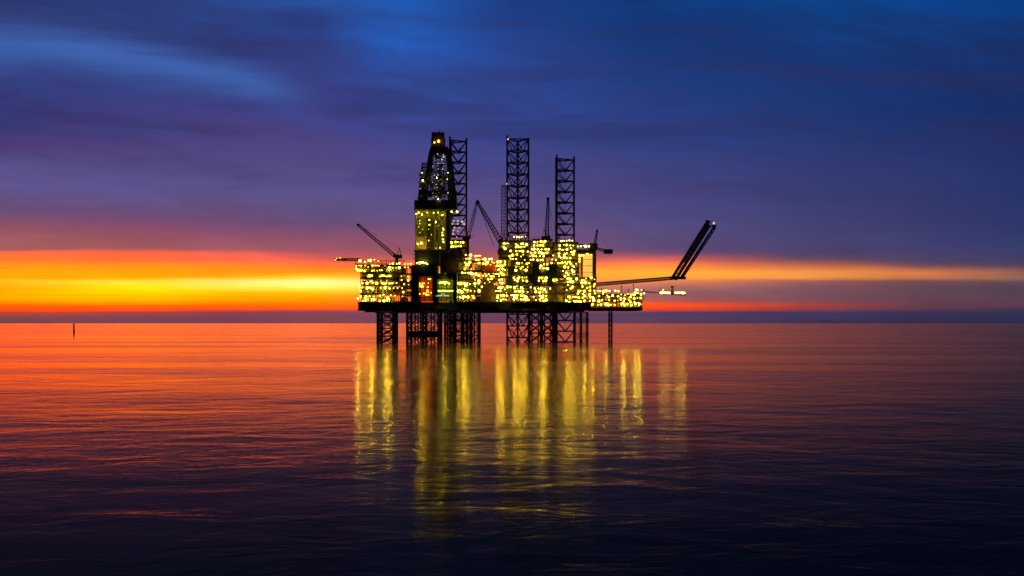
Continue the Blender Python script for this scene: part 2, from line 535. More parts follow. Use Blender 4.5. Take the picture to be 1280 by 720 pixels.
def make_deck():
    xa, xb = X(447), X(739)
    t = thing('main_deck', 'long dark slab deck of the drilling platform carried on lattice jackets', 'platform deck', ((xa + xb) / 2, Y0 + 25, DZ_BOT))
    h = DZ_TOP - DZ_BOT
    mb = MB()
    mb.box(((xa + xb) / 2, Y0 + 25, DZ_TOP - .6), (xb - xa, 50, 1.2))
    mb.obj('deck_plate', 'deck', t)
    mb = MB()
    mb.box(((xa + xb) / 2, Y0 + .5, (DZ_TOP + DZ_BOT) / 2 - .6), (xb - xa - .4, .6, h - 1.25))
    mb.box(((xa + xb) / 2, Y0 + 49.5, (DZ_TOP + DZ_BOT) / 2 - .6), (xb - xa - .4, .6, h - 1.25))
    k = xa + 1
    while k < xb:
        mb.box((k, Y0 + 25, (DZ_TOP + DZ_BOT) / 2 - .6), (.5, 48, h - 1.3))
        k += 6.0
    mb.obj('girder', 'deck', t)
    mb = MB()
    mb.box(((xa + xb) / 2, Y0 + .1, DZ_BOT + .35), (xb - xa + .5, .5, .35))
    k = xa + .5
    while k < xb:
        mb.box((k, Y0 + .08, (DZ_TOP + DZ_BOT) / 2), (.3, .25, h - 1.5))
        k += 3.0
    mb.obj('stiffener', 'dark', t)
    for j, (dy_, dz_, r_) in enumerate(((2.5, .5, .28), (4.2, .9, .2), (9, .6, .35))):
        m5 = MB().bar((xa + 3 + j * 5, Y0 + dy_, DZ_BOT - dz_), (xb - 2 - j * 7, Y0 + dy_, DZ_BOT - dz_), r_, 8)
        q = xa + 5 + j * 5
        while q < xb - 3 - j * 7:
            m5.bar((q, Y0 + dy_, DZ_BOT - dz_), (q, Y0 + dy_, DZ_BOT + .1), .1, 4)
            q += 7
        m5.obj('underdeck_pipe', 'brown', t)
    for px in (455, 500, 551, 605, 627, 690, 727):
        q = X(px)
        MB().box((q, Y0 - 1.2, DZ_BOT + 1.1), (3.4, 2.2, .25)).box((q, Y0 - 2.2, DZ_BOT + 1.7), (3.4, .1, 1.1)).box((q - 1.6, Y0 - .6, DZ_BOT + 1.9), (.2, 1.2, 1.9)).obj('access_platform', 'brown', t)
    mb = MB()
    k = xa
    while k < xb:
        mb.bar((k, Y0 + .2, DZ_TOP), (k, Y0 + .2, DZ_TOP + 1.1), .05, 4)
        k += 2.0
    for dz in (.55, 1.1):
        mb.bar((xa, Y0 + .2, DZ_TOP + dz), (xb, Y0 + .2, DZ_TOP + dz), .05, 4)
    mb.obj('handrail', 'grey', t)
    # thinner right-hand deck
    xa2, xb2 = X(707.5), X(803)
    zt, zb = Z(384.6), Z(388.4)
    t2 = thing('wellhead_deck', 'thin low deck under the string of lights at the right end', 'platform deck', ((xb + xb2) / 2, Y0 + 12, zb))
    mb = MB()
    mb.box(((xb + .3 + xb2) / 2, Y0 + 12, zt - .3), (xb2 - xb - .3, 26, .6))
    mb.obj('deck_plate', 'brown', t2)
    mb = MB()
    for yy in (Y0 - .5, Y0 + 24.5):
        mb.box(((xb + .3 + xb2) / 2, yy, (zt + zb) / 2 - .3), (xb2 - xb - .5, .4, zt - zb - .62))
    k = xb + 1
    while k < xb2:
        mb.box((k, Y0 + 12, (zt + zb) / 2 - .3), (.35, 24, zt - zb - .7))
        k += 4
    mb.obj('girder', 'brown', t2)
    mb = MB()
    k = xb + .5
    while k < xb2:
        mb.bar((k, Y0 - .7, zt), (k, Y0 - .7, zt + 1.1), .06, 4)
        k += 1.8
    for dz in (.55, 1.1):
        mb.bar((xb + .5, Y0 - .7, zt + dz), (xb2, Y0 - .7, zt + dz), .06, 4)
    mb.bar((xb2 - .1, Y0 - .7, zt), (xb2 - .1, Y0 - .7, zt + 3.4), .16, 5)
    mb.obj('handrail', 'yellow', t2)
    return t


make_deck()


# ------------------------------------------------------------------ jackets (substructures)
def jacket(label, x0, x1, Yf, depth, ncol, bays, rleg=.55, conductors=0, m='dark', group='lattice jackets under the decks', skirt=False, cat='jacket'):
    zt = Z(388.6) - .02
    ax, bx = X(x0, Yf), X(x1, Yf)
    t = thing('jacket', label, cat, ((ax + bx) / 2, Yf + depth / 2, 0), group)
    zb = -6.0
    cols = [ax + (bx - ax) * k / (ncol - 1) for k in range(ncol)] if ncol > 1 else [(ax + bx) / 2]
    rows = [Yf, Yf + depth]
    for y in rows:
        for x in cols:
            MB().bar((x, y, zb), (x, y, zt), rleg, 10).obj('leg', m, t)
    mb = MB()
    zs = [zt - .8 - (zt - .3) * k / bays for k in range(bays + 1)]
    for y in rows:
        for i in range(len(cols) - 1):
            for k in range(bays + 1):
                mb.bar((cols[i], y, zs[k]), (cols[i + 1], y, zs[k]), rleg * .4, 6)
            for k in range(bays):
                mb.bar((cols[i], y, zs[k]), (cols[i + 1], y, zs[k + 1]), rleg * .38, 6)
                mb.bar((cols[i + 1], y, zs[k]), (cols[i], y, zs[k + 1]), rleg * .38, 6)
    for x in cols:
        for k in range(bays):
            mb.bar((x, rows[0], zs[k]), (x, rows[1], zs[k + 1]), rleg * .38, 6)
            mb.bar((x, rows[1], zs[k]), (x, rows[0], zs[k + 1]), rleg * .38, 6)
            mb.bar((x, rows[0], zs[k]), (x, rows[1], zs[k]), rleg * .38, 6)
    if mb.v:
        mb.obj('bracing', m, t)
    for k in range(conductors):
        x = ax + (bx - ax) * (k + .5 + rnd.uniform(-.25, .25)) / conductors
        y = Yf + depth * rnd.uniform(.2, .8)
        MB().bar((x, y, zb), (x, y, zt), .36, 8).obj('conductor_pipe', 'brown' if k % 2 else 'dark', t)
    if skirt:
        z0 = Z(417, Yf)
        mb = MB()
        mb.box(((ax + bx) / 2, Yf - .8, z0), (bx - ax + 1.0, .5, 2.6))
        for y in rows:
            mb.box(((ax + bx) / 2, y, z0 - 1.6), (bx - ax, .8, .5))
        for x in cols:
            mb.box((x, Yf + depth / 2 - .4, z0 - 1.15), (.5, depth + 1.0, .4))
        mb.obj('boat_landing', 'dark', t)
    return t


jacket('short lattice jacket standing under the leftmost lit module', 472.5, 492, Y0 - 12, 14, 2, 4, .75)
jacket('dense dark jacket full of pipes under the derrick, dark landing frame at the water', 509, 548, Y0 - 10, 22, 3, 3, .62, 9, skirt=True)
jacket('wide jacket of many thin columns just right of the derrick', 556, 598, Y0 - 2, 24, 5, 4, .5, 5)
jacket('jacket standing between the two tall bare lattice legs', 662, 693, Y0 + 4, 20, 3, 3, .6, 4)
jacket('thin brown piles standing behind the rightmost lattice leg', 719, 735, Y0 + 26, 12, 3, 2, .32, 0, 'brown', )
jacket('lone slender column under the thin right-hand deck', 761.5, 765, Y0 + 3, 1.6, 2, 6, .34)


# ------------------------------------------------------------------ jack-up legs
def rig_leg(label, x0, x1, ytop, Yc, rot, tips=True, light=None, bay=5.6):
    cx = X((x0 + x1) / 2, Yc)
    wpx = (x1 - x0) * Yc / F
    zt = Z(ytop, Yc)
    side = wpx / (1.0 if rot == 0 else math.cos(R(30)))
    rad = side / math.sqrt(3)
    angs = [90, 210, 330] if rot == 0 else [0, 120, 240]
    ch = [Vector((math.cos(R(a)) * rad, math.sin(R(a)) * rad, 0)) for a in angs]
    mx = (min(c.x for c in ch) + max(c.x for c in ch)) / 2
    ch = [c - Vector((mx, 0, 0)) + Vector((cx, Yc, 0)) for c in ch]
    t = thing('lattice_tower', label, 'platform leg', (cx, Yc, 0), 'tall lattice legs of the jack-up rig')
    for j, c in enumerate(ch):
        mb = MB().bar((c.x, c.y, -8), (c.x, c.y, zt + (1.6 if j == 1 or rot else .4)), .52, 8)
        # toothed rack along the chord
        d = (c - Vector((cx, Yc, 0))).normalized()
        mb.box((c.x + d.x * .1, c.y + d.y * .1, (zt - 8) / 2), (.75, .22, zt + 8), math.atan2(d.y, d.x))
        mb.obj('chord', 'leg', t)
    n = int((zt + 6) / bay)
    hz = MB()
    dg = hz
    for k in range(n + 1):
        z = zt - .2 - k * bay
        for j in range(3):
            a, b = ch[j], ch[(j + 1) % 3]
            A, B = Vector((a.x, a.y, z)), Vector((b.x, b.y, z))
            hz.bar(A, B, .34, 6)
            mid = (A + B) / 2
            if k < n:
                A2, B2 = Vector((a.x, a.y, z - bay)), Vector((b.x, b.y, z - bay))
                m2 = (A2 + B2) / 2
                # K bracing down to the middle of the next horizontal
                dg.bar(A, m2, .27, 6)
                dg.bar(B, m2, .27, 6)
            # inner triangle
            nx = (Vector((ch[(j + 1) % 3].x, ch[(j + 1) % 3].y, z)) + Vector((ch[(j + 2) % 3].x, ch[(j + 2) % 3].y, z))) / 2
            hz.bar(mid, nx, .13, 5)
    hz.obj('bracing', 'leg', t)
    ld = MB()
    q = ch[0] * .5 + ch[1] * .5
    for dx_ in (-.3, .3):
        ld.bar((q.x + dx_, q.y, 4), (q.x + dx_, q.y, zt - .3), .06, 4)
    z = 4.4
    while z < zt - 1:
        ld.bar((q.x - .3, q.y, z), (q.x + .3, q.y, z), .05, 4)
        z += 1.2
    ld.obj('ladder', 'leg', t)
    if rot:
        MB().bar((ch[1].x, ch[1].y - .6, zt * .45), (ch[1].x, ch[1].y - .6, zt - 6), .2, 6).obj('cable_tray', 'leg', t)
    if light:
        put_lamp(t, light[0], light[1], Yc - rad - .6, 'dim', s=1.3)
    return t


rig_leg('tall bare lattice leg close behind the right side of the derrick', 563, 583, 176.5, Y0 + 22, 1, bay=5.4)
rig_leg('tallest and widest lattice leg, in the middle, small white light at its top corner', 634, 660.5, 174.5, Y0 + 8, 0, light=(635, 174), bay=5.8)
rig_leg('rightmost lattice leg, lower than the other two', 695.5, 717.5, 199.5, Y0 + 14, 1, bay=5.4)


# ------------------------------------------------------------------ process modules
def module(label, x0, x1, floors, Y, depth, back='ochre', postgap=3.4, name='process_module', cat='module', over=0.0, boxes=(), tanks=(), walls=(), group='lit process modules on the deck', lean=0):
    """floors: list of photo rows from bottom to top. boxes / tanks: (x0,x1,y0,y1,material) pieces of plant"""
    xa, xb = X(x0, Y), X(x1, Y)
    zb = Z(floors[0], Y)
    t = thing(name, label, cat, ((xa + xb) / 2, Y + depth / 2, zb), group)
    zt = Z(floors[-1], Y)
    mb = MB()
    n = max(1, round((xb - xa) / postgap))
    for i in range(n + 1):
        x = xa + .3 + (xb - xa - .6) * i / n
        for y in (Y + .3, Y + depth * .5, Y + depth - .3):
            mb.bar((x, y, zb), (x, y, zt), .17, 6)
    zs = [Z(q, Y) for q in floors]
    for k in range(len(zs) - 1):
        for i in range(n):
            if rnd.random() < .45:
                xq0 = xa + .3 + (xb - xa - .6) * i / n
                xq1 = xa + .3 + (xb - xa - .6) * (i + 1) / n
                mb.bar((xq0, Y + .3, zs[k]), (xq1, Y + .3, zs[k + 1]), .11, 5)
    for y in (Y + .3, Y + depth * .5, Y + depth - .3):
        mb.bar((xa + .3, y, zt - .12), (xb - .3, y, zt - .12), .16, 5)
    for x in (xa + .3, xb - .3):
        mb.bar((x, Y + .3, zt - .12), (x, Y + depth - .3, zt - .12), .16, 5)
    mb.obj('frame', 'brown', t)
    for k, z in enumerate(zs):
        m2 = MB()
        o = over if k == len(zs) - 1 else 0
        z = z + (.16 if k == 0 else 0)
        m2.box(((xa + xb) / 2 - o / 2, Y + depth / 2, z), (xb - xa + o, depth, .42))
        fl = m2.obj('floor', 'brown', t)
        if k:
            MB().box(((xa + xb) / 2, Y - .08, z - .28), (xb - xa, .14, .8)).obj('fascia_beam', 'dark', fl)
        if k:
            mb = MB()
            for dz in (.7, 1.3):
                mb.bar((xa, Y + .05, z + dz), (xb, Y + .05, z + dz), .05, 4)
            q = xa
            while q <= xb:
                mb.bar((q, Y + .05, z + .1), (q, Y + .05, z + 1.3), .05, 4)
                q += 1.6
            mb.obj('handrail', 'yellow', fl)
    # rear cladding, set back so the lamps wash it
    for k in range(len(zs) - 1):
        for i in range(n):
            if rnd.random() < .72:
                mb = MB()
                xq0 = xa + (xb - xa) * i / n
                xq1 = xa + (xb - xa) * (i + 1) / n
                hh = (zs[k + 1] - zs[k]) * rnd.choice((1, 1, .75, .6))
                mb.box(((xq0 + xq1) / 2, Y + 4.2 + rnd.uniform(0, 1.0), zs[k] + hh / 2 + .18), (xq1 - xq0 - .15, .2, hh - .4))
                mb.obj('rear_wall', rnd.choice((back, back, back, 'brown')), t)
    # plant on the floors
    for k in range(len(zs) - 1):
        q = xa + 1.0
        hh = zs[k + 1] - zs[k]
        while q < xb - 2.2:
            c = rnd.random()
            wq = rnd.uniform(1.2, 3.2)
            wq = min(wq, xb - q - .4)
            if c < .28:
                rr = min(hh * .3, wq * .45, 1.3)
                MB().vessel((q + rr, Y + 2.6, zs[k] + rr + .4), (q + wq, Y + 2.6, zs[k] + rr + .4), rr, 10).obj('tank', rnd.choice(('grey', 'yellow', 'brown')), t)
            elif c < .5:
                rr = min(wq * .4, .9)
                MB().vessel((q + rr, Y + 2.4, zs[k] + .3), (q + rr, Y + 2.4, zs[k] + hh * .7), rr, 10).obj('vertical_tank', rnd.choice(('grey', 'yellow', 'dark')), t)
            elif c < .78:
                MB().box((q + wq / 2, Y + 2.3, zs[k] + .2 + hh * .24), (wq, 1.8, hh * .48)).box((q + wq / 2, Y + 2.3, zs[k] + .3 + hh * .5), (wq * .5, 1.2, hh * .12)).obj('machinery_skid', rnd.choice(('brown', 'yellow', 'dark', 'grey')), t)
            else:
                m3 = MB()
                for j in range(3):
                    xx = q + .35 + j * .55
                    m3.bar((xx, Y + 1.9, zs[k] + .1), (xx, Y + 1.9, zs[k + 1]), .14, 6)
                m3.obj('riser_pipe', rnd.choice(('yellow', 'brown', 'grey')), t)
            q += wq + rnd.uniform(.3, 1.4)
        m4 = MB()
        for j in range(2):
            zz = zs[k + 1] - .5 - j * .45
            m4.bar((xa + .2, Y + 1.3 + j * .4, zz), (xb - .2, Y + 1.3 + j * .4, zz), .13, 6)
        m4.obj('header_pipe', 'ochre', t)
    for (a, b, c, d, m_) in boxes:
        A, B = W(a, d, Y), W(b, c, Y)
        mb = MB()
        mb.box(((A.x + B.x) / 2, Y + .9, (A.z + B.z) / 2), (B.x - A.x, 2.0, B.z - A.z))
        q = A.x + .4
        while q < B.x:
            mb.box((q, Y - .13, (A.z + B.z) / 2), (.12, .1, (B.z - A.z) * .96))
            q += .8
        mb.obj('cladding_panel', m_, t)
    return t


YM = Y0 + 2
A = module('leftmost lit module, crowned by a bright wider top floor', 450, 499, [377.5, 367, 355.5, 347, 340.5, 331], YM, 18, over=2.4,
           boxes=[(464, 473, 341, 346.5, 'brown'), (489, 499, 341, 352, 'brown')])
for c in ((444, 461, 330, 341, 12), (464, 482, 329, 341, 14), (486, 502, 327, 337, 10), (448, 476, 322, 329, 7), (459, 466, 343, 347, 3), (473, 489, 343, 347, 5),
          (449, 455, 352, 366, 5), (457, 472, 351, 363, 9), (475, 499, 351, 363, 13), (450, 470, 368, 379, 10), (472, 495, 367, 379, 12)):
    lamps(A, *c[:4], min(c[4], 100), YM - .6, size=1.05)
mb = MB()
xa, xb = X(443, YM), X(506, YM)
mb.box(((xa + xb) / 2, YM + 6, Z(333, YM)), (xb - xa, 14, .35))
for k in range(12):
    xx = xa + .5 + (xb - xa - 1) * k / 11
    mb.bar((xx, YM, Z(333, YM)), (xx, YM, Z(326, YM)), .14, 5)
mb.bar((xa, YM, Z(326, YM)), (xb, YM, Z(326, YM)), .16, 5)
mb.bar((xa, YM, Z(329.5, YM)), (xb, YM, Z(329.5, YM)), .1, 5)
mb.bar((xa, YM, Z(333, YM)), (X(450, YM), YM, Z(341, YM)), .2, 6)
mb.obj('top_gantry', 'brown', A)

AM = module('narrow amber lit stair block between the leftmost module and the derrick', 499.5, 513.5, [377.5, 369, 360, 350.5, 342, 333], YM + 3, 12, back='orange', postgap=2.4)
lamps(AM, 500, 513, 343, 373, 11, YM + 2.4, 'orange', size=.85)
lamps(AM, 505, 515, 328, 336, 5, YM + 2.2, 'orange', size=.9)

# dark drill floor substructure under the derrick
YD = Y0 - 6
t = thing('drill_floor_block', 'dark blocky drill floor house under the derrick with amber and green lit openings', 'module', (X(541, YD), YD + 10, DZ_TOP))
SUB = t


def slab(name, x0, x1, y0, y1, Y, depth, m, parent, ribs=True):
    A_, B_ = W(x0, y1, Y), W(x1, y0, Y)
    mb = MB()
    mb.box(((A_.x + B_.x) / 2, Y + depth / 2, (A_.z + B_.z) / 2), (B_.x - A_.x, depth, B_.z - A_.z))
    if ribs:
        q = A_.x + .6
        while q < B_.x - .2:
            mb.box((q, Y - .06, (A_.z + B_.z) / 2), (.14, .1, (B_.z - A_.z) * .94))
            q += 1.3
    return mb.obj(name, m, parent)


slab('upper_house', 518.5, 549, 314.5, 331, YD, 16, 'dark', t)
slab('lower_house', 514.5, 545.5, 331.3, 345.8, YD - 1, 17, 'navy', t)
slab('base_house', 514.5, 523.5, 346.1, 377, YD - 1, 17, 'dark', t)
slab('base_post', 540.5, 546.8, 346.1, 377, YD - 1, 17, 'navy', t)
slab('side_house', 566.5, 571, 341, 377, YD - 1, 14, 'dark', t)
slab('side_roof', 547, 571, 341.5, 349, YD - .5, 14, 'dark', t)
slab('setback_house', 550, 571.5, 313, 341, YD + 10, 8, 'brown', t)
slab('amber_bay', 523.6, 540.4, 346.2, 376.8, YD + 7, 4, 'orange', t, False)
slab('green_bay', 547, 566.3, 349.3, 376.8, YD + 7, 4, 'olive', t, False)
mb = MB()
for py in (318.5, 323, 337, 360.5, 366.5, 372):
    for a, b in ((514, 523.5), (523.5, 540.5), (547, 566)) if py > 346 else ((516, 549),):
        mb.bar((X(a, YD), YD - 1.4, Z(py, YD)), (X(b, YD), YD - 1.4, Z(py, YD)), .16, 5)
for px in (526, 531.5, 536.5, 552, 558.5, 563):
    mb.bar((X(px, YD), YD - 1.2, Z(377, YD)), (X(px, YD), YD - 1.2, Z(346.5, YD)), .16, 5)
mb.obj('gantry_frame', 'dark', t)
lamps(t, 521, 535, 325.5, 331.5, 9, YD - 1.2, 'white', .3, .85, bar=.3)
lamps(t, 524, 533, 352, 360, 6, YD + 3, 'orange', 2, 1.1)
lamps(t, 533, 540, 346, 371, 7, YD + 3, 'orange', 2, .9)
lamps(t, 524, 540, 363, 370, 5, YD + 3, 'orange', 2, .9)
lamps(t, 549, 562, 351, 357, 9, YD + 3, 'green', 2, 1.0, bar=.3)
lamps(t, 547, 567, 361.5, 365.5, 6, YD + 3, 'green', 2, 1.0, rows=1, bar=.6)
lamps(t, 545, 563, 368.5, 370.5, 5, YD - 1.6, 'dim', .2, .9, rows=1, bar=.7)

# ------------------------------------------------------------------ derrick
t = thing('drilling_derrick', 'tall drilling derrick, olive lit walls below, two amber lights in its tapering top', 'derrick', (X(542, YD), YD + 7, Z(314.3, YD)))
DER = t
YE = YD + 1
# olive lit enclosure: rear wall, side walls, open front with posts
slab('windwall', 519, 557, 262.5, 312, YE + 8, .4, 'olive', t, True)
mb = MB()
mb.box((X(519.6, YE), YE + 5, Z(287, YE)), (.3, 6, Z(262.5, YE) - Z(312, YE)))
mb.box((X(556.6, YE), YE + 5, Z(287, YE)), (.3, 6, Z(262.5, YE) - Z(312, YE)))
mb.obj('side_windwall', 'olive', t)
mb = MB()
for px, r_ in ((520, .4), (532.5, .35), (543.5, .45), (556.5, .4), (548.5, .25)):
    mb.bar((X(px, YE), YE + 1.2, Z(313.5, YE)), (X(px, YE), YE + 1.2, Z(262, YE)), r_, 6)
for py in (270, 283, 296, 309):
    mb.bar((X(520, YE), YE + 1.3, Z(py, YE)), (X(556.5, YE), YE + 1.3, Z(py, YE)), .14, 5)
for k, (a, b) in enumerate(((520, 532.5), (543.5, 556.5))):
    for py in (270, 283, 296):
        mb.bar((X(a, YE), YE + 1.3, Z(py, YE)), (X(b, YE), YE + 1.3, Z(py + 13, YE)), .12, 5)
        mb.bar((X(b, YE), YE + 1.3, Z(py, YE)), (X(a, YE), YE + 1.3, Z(py + 13, YE)), .12, 5)
mb.obj('lower_frame', 'ochre', t)
mb = MB()
for k in range(9):
    xx = X(534 + k * 1.15, YE)
    mb.bar((xx, YE + 4 + (k % 3) * .5, Z(311, YE)), (xx, YE + 4 + (k % 3) * .5, Z(272 + (k % 4) * 3, YE)), .13, 5)
mb.obj('drill_pipe', 'brown', t)
slab('slot_shade', 533.4, 537.2, 273, 311.5, YE + 5, .5, 'dark', t, False)  # slabs coloured dark to stand in for the shade inside the enclosure's slots
slab('slot_shade', 543, 547.6, 276, 303, YE + 5, .5, 'brown', t, False)
slab('doghouse', 522, 531.5, 297, 312, YE + 2.5, 3, 'ochre', t)
slab('lower_fringe', 518, 558, 262.3, 264.2, YE + 6, 1.5, 'olive', t)
slab('drill_floor_edge', 517.5, 560, 312.2, 314.2, YE - .5, 16, 'dark', t)
# dark column on the right side of the enclosure
slab('side_column', 557.5, 562.5, 262.5, 312, YE + 3, 6, 'dark', t)
# belt of dark cladding
mb = MB()
A_, B_ = W(518, 262, YE), W(570.5, 250.5, YE)
mb.box(((A_.x + B_.x) / 2, YE + 5.5, (A_.z + B_.z) / 2), (B_.x - A_.x, 13, B_.z - A_.z))
q = A_.x + .5
while q < B_.x:
    mb.box((q, YE - 1.06, (A_.z + B_.z) / 2), (.15, .1, (B_.z - A_.z) * .9))
    q += 1.4
mb.obj('belt_cladding', 'dark', t)
mb = MB()
mb.bar((X(518.2, YE), YE - 1.2, Z(261, YE)), (X(524, YE), YE - 1.2, Z(248, YE)), .25, 6)
mb.bar((X(570, YE), YE - 1.2, Z(252, YE)), (X(567, YE), YE - 1.2, Z(238, YE)), .25, 6)
for px in range(520, 571, 4):
    mb.bar((X(px, YE), YE - 1, Z(250.5, YE)), (X(px, YE), YE - 1, Z(247.5, YE)), .06, 4)
mb.bar((X(519, YE), YE - 1, Z(247.7, YE)), (X(570, YE), YE - 1, Z(247.7, YE)), .07, 4)
mb.obj('belt_handrail', 'dark', t)
# tapering lattice tower
prof = [(250.3, 523.5, 569), (238, 526.5, 567.5), (226, 530, 566), (214, 533.5, 565), (202, 534.5, 563.5), (190, 536.5, 561.5), (182, 538.5, 558)]


def ringpts(row):
    y, a, b = row
    cx_, hw = X((a + b) / 2, YE), (b - a) / 2 * YE / F
    return [Vector((cx_ - hw, YE + 6.5 - hw * .7, Z(y, YE))), Vector((cx_ + hw, YE + 6.5 - hw * .7, Z(y, YE))),
            Vector((cx_ + hw, YE + 6.5 + hw * .7, Z(y, YE))), Vector((cx_ - hw, YE + 6.5 + hw * .7, Z(y, YE)))]


rr = [ringpts(q) for q in prof]
for j in range(4):
    mb = MB()
    for k in range(len(rr) - 1):
        mb.bar(rr[k][j], rr[k + 1][j], .5, 6)
    mb.obj('corner_post', 'dark', t)
mb = MB()
for k in range(len(rr)):
    for j in range(4):
        mb.bar(rr[k][j], rr[k][(j + 1) % 4], .25, 5)
        if k < len(rr) - 1:
            a, b, c, d = rr[k][j], rr[k][(j + 1) % 4], rr[k + 1][j], rr[k + 1][(j + 1) % 4]
            mb.bar(a, d, .2, 5)
            mb.bar(b, c, .2, 5)
            m1, m2 = (a + b) / 2, (c + d) / 2
            mb.bar(m1, m2, .16, 5)
mb.obj('bracing', 'dark', t)
# dark partly clad faces beside the open middle
for s0, s1 in ((.03, .2), (.8, .97)):
    mb = MB()
    for k in range(len(rr) - 1):
        a0, a1 = rr[k][0].lerp(rr[k][1], s0), rr[k][0].lerp(rr[k][1], s1)
        b0, b1 = rr[k + 1][0].lerp(rr[k + 1][1], s0), rr[k + 1][0].lerp(rr[k + 1][1], s1)
        i = len(mb.v)
        th = Vector((0, .25, 0))
        pts = [a0, a1, b1, b0]
        mb.v += [tuple(q + Vector((0, .6, 0))) for q in pts] + [tuple(q + Vector((0, .6, 0)) + th) for q in pts]
        for f_ in ((0, 1, 2, 3), (7, 6, 5, 4), (0, 4, 5, 1), (1, 5, 6, 2), (2, 6, 7, 3), (3, 7, 4, 0)):
            mb.f.append(tuple(i + z_ for z_ in f_))
    mb.obj('tower_cladding', 'olive_dark', t)
# stands of racked pipe and gear inside the tower
for k in range(22):
    px = 536 + k * 1.05 + rnd.uniform(-.3, .3)
    lo = 248 - rnd.uniform(0, 6)
    hi = 196 + abs(px - 547.5) * 1.6 + rnd.uniform(0, 14)
    q_ = YE + 5 + rnd.uniform(0, 3)
    MB().bar((X(px, YE), q_, Z(lo, YE)), (X(px * .8 + 547.5 * .2, YE), q_, Z(hi, YE)), .16, 5).obj('racked_pipe', rnd.choice(('brown', 'dark', 'grey')), t)
for k, (px, py, w_, h_) in enumerate(((540, 232, 5, 4), (553, 236, 5, 5), (541, 212, 4, 3), (552, 206, 4, 4), (546, 196, 5, 3), (546, 243, 12, 3), (557, 222, 3, 7), (537, 243, 5, 5))):
    slab('equipment_box', px - w_ / 2, px + w_ / 2, py - h_ / 2, py + h_ / 2, YE + 2.5 + k % 3, 1.6, ('brown', 'dark', 'grey')[k % 3], t, False)
# setback (racking board), travelling block, guide rails
mb = MB()
for px in (545.5, 549.5):
    mb.bar((X(px, YE), YE + 6, Z(250, YE)), (X(px - 1, YE), YE + 6, Z(182, YE)), .16, 5)
mb.obj('guide_rail', 'grey', t)
slab('travelling_block', 544, 551, 221, 228, YE + 5, 2.2, 'brown', t, False)
slab('racking_board', 532, 560, 238.5, 240.2, YE + 2, 9, 'brown', t, False)
# crown house and mast
mb = MB()
A_, B_ = W(539, 187.5, YE), W(557.5, 183, YE)
mb.box(((A_.x + B_.x) / 2, YE + 6.5, (A_.z + B_.z) / 2), (B_.x - A_.x, 7.4, B_.z - A_.z))
mb.obj('crown_platform', 'dark', t)
mb = MB()
c0, c1 = W(541, 183, YE), W(554.5, 183, YE)
top0, top1 = W(541.5, 167, YE), W(553.5, 167, YE)
for (a, b) in ((c0, top0), (c1, top1)):
    for dy_ in (4.4, 8.6):
        mb.bar(a + Vector((0, dy_, 0)), b + Vector((0, dy_, 0)), .3, 6)
for zf in (.35, .7, 1):
    for dy_ in (4.4, 8.6):
        mb.bar(c0.lerp(top0, zf) + Vector((0, dy_, 0)), c1.lerp(top1, zf) + Vector((0, dy_, 0)), .2, 5)
mb.box(((c0.x + c1.x) / 2, YE + 7.5, Z(176, YE)), (3.2, .4, 4.6))
mb.obj('crown_frame', 'brown', t)
slab('crown_house', 538.8, 556.2, 172.5, 182.8, YE + 5.6, 3.4, 'brown', t)
slab('upper_cladding', 538, 558.4, 188, 193, YE + 4.6, 3.4, 'dark', t)
slab('crown_block', 539.5, 554.8, 165.2, 172.2, YE + 4, 5, 'dark', t, False)
mb = MB()
mb.bar(W(548, 165.4, YE) + Vector((0, 6, 0)), W(548, 159.5, YE) + Vector((0, 6, 0)), .28, 6, .12)
mb.bar(W(540.5, 165.4, YE) + Vector((0, 6, 0)), W(540.5, 163, YE) + Vector((0, 6, 0)), .12, 5)
mb.bar(W(554, 165.4, YE) + Vector((0, 6, 0)), W(554, 162.4, YE) + Vector((0, 6, 0)), .12, 5)
mb.bar(W(544.6, 162.8, YE) + Vector((0, 6, 0)), W(551.4, 162.8, YE) + Vector((0, 6, 0)), .14, 5)
mb.obj('mast_tip', 'dark', t)
# ladder cage on the left flank
mb = MB()
mb.lattice(W(527.5, 250, YE) + Vector((0, 4, 0)), W(530.5, 203, YE) + Vector((0, 4, 0)), 4.2, 3.4, 10, .3, .22, .6, up=Vector((0, 1, 0)))
mb.obj('ladder_tower', 'dark', t)
slab('flank_landing', 523.5, 532, 216.5, 218.5, YE + 1, 4, 'grey', t, False)
slab('flank_landing', 523, 532, 226.5, 229, YE + 1, 4, 'olive', t, False)
for a in ((527.5, 216, 'green', .8), (528.5, 225.5, 'white', 1.3), (560, 216, 'green', .7), (559, 224, 'green', .7), (560, 241, 'dim', 1), (543, 178, 'orange', 1.2), (548.2, 176.5, 'orange', 1.9),
          (520.5, 267.5, 'white', 1.0), (527.3, 268, 'flood', .55), (545, 277.5, 'flood', .5), (537.2, 275, 'green', .8), (526.5, 304, 'flood', .9), (548, 248.6, 'flood', .38), (546, 222, 'flood', .3), (553, 268.5, 'flood', .4), (522.5, 305, 'yellow', 1.2),  # the two smallest floods are added to light the tower from inside
          (564.5, 264.5, 'green', 1.4), (571.3, 264.7, 'white', 1.5)):
    put_lamp(t, a[0], a[1], YE + (0.2 if a[1] > 255 else 0) - (0 if a[1] < 200 else 1.4) + (3 if a[1] < 200 else 0), a[2], s=a[3])
lamps(t, 522, 555, 265.5, 266, 4, YE + 5, 'yellow', 1, .9, rows=1)  # this row and the next are added lamps that brighten the windwall
lamps(t, 524, 553, 309, 311, 4, YE + 5, 'yellow', 1, .9, rows=1)
lamps(t, 550.5, 555.5, 284, 309, 9, YE + .4, 'green', 1, .9, rows=9)
lamps(t, 522, 530, 274, 296, 6, YE + 3, 'green', 1, .55, rows=6)
lamps(t, 534, 541, 272, 308, 6, YE + 3, 'green', 1, .6, rows=6)
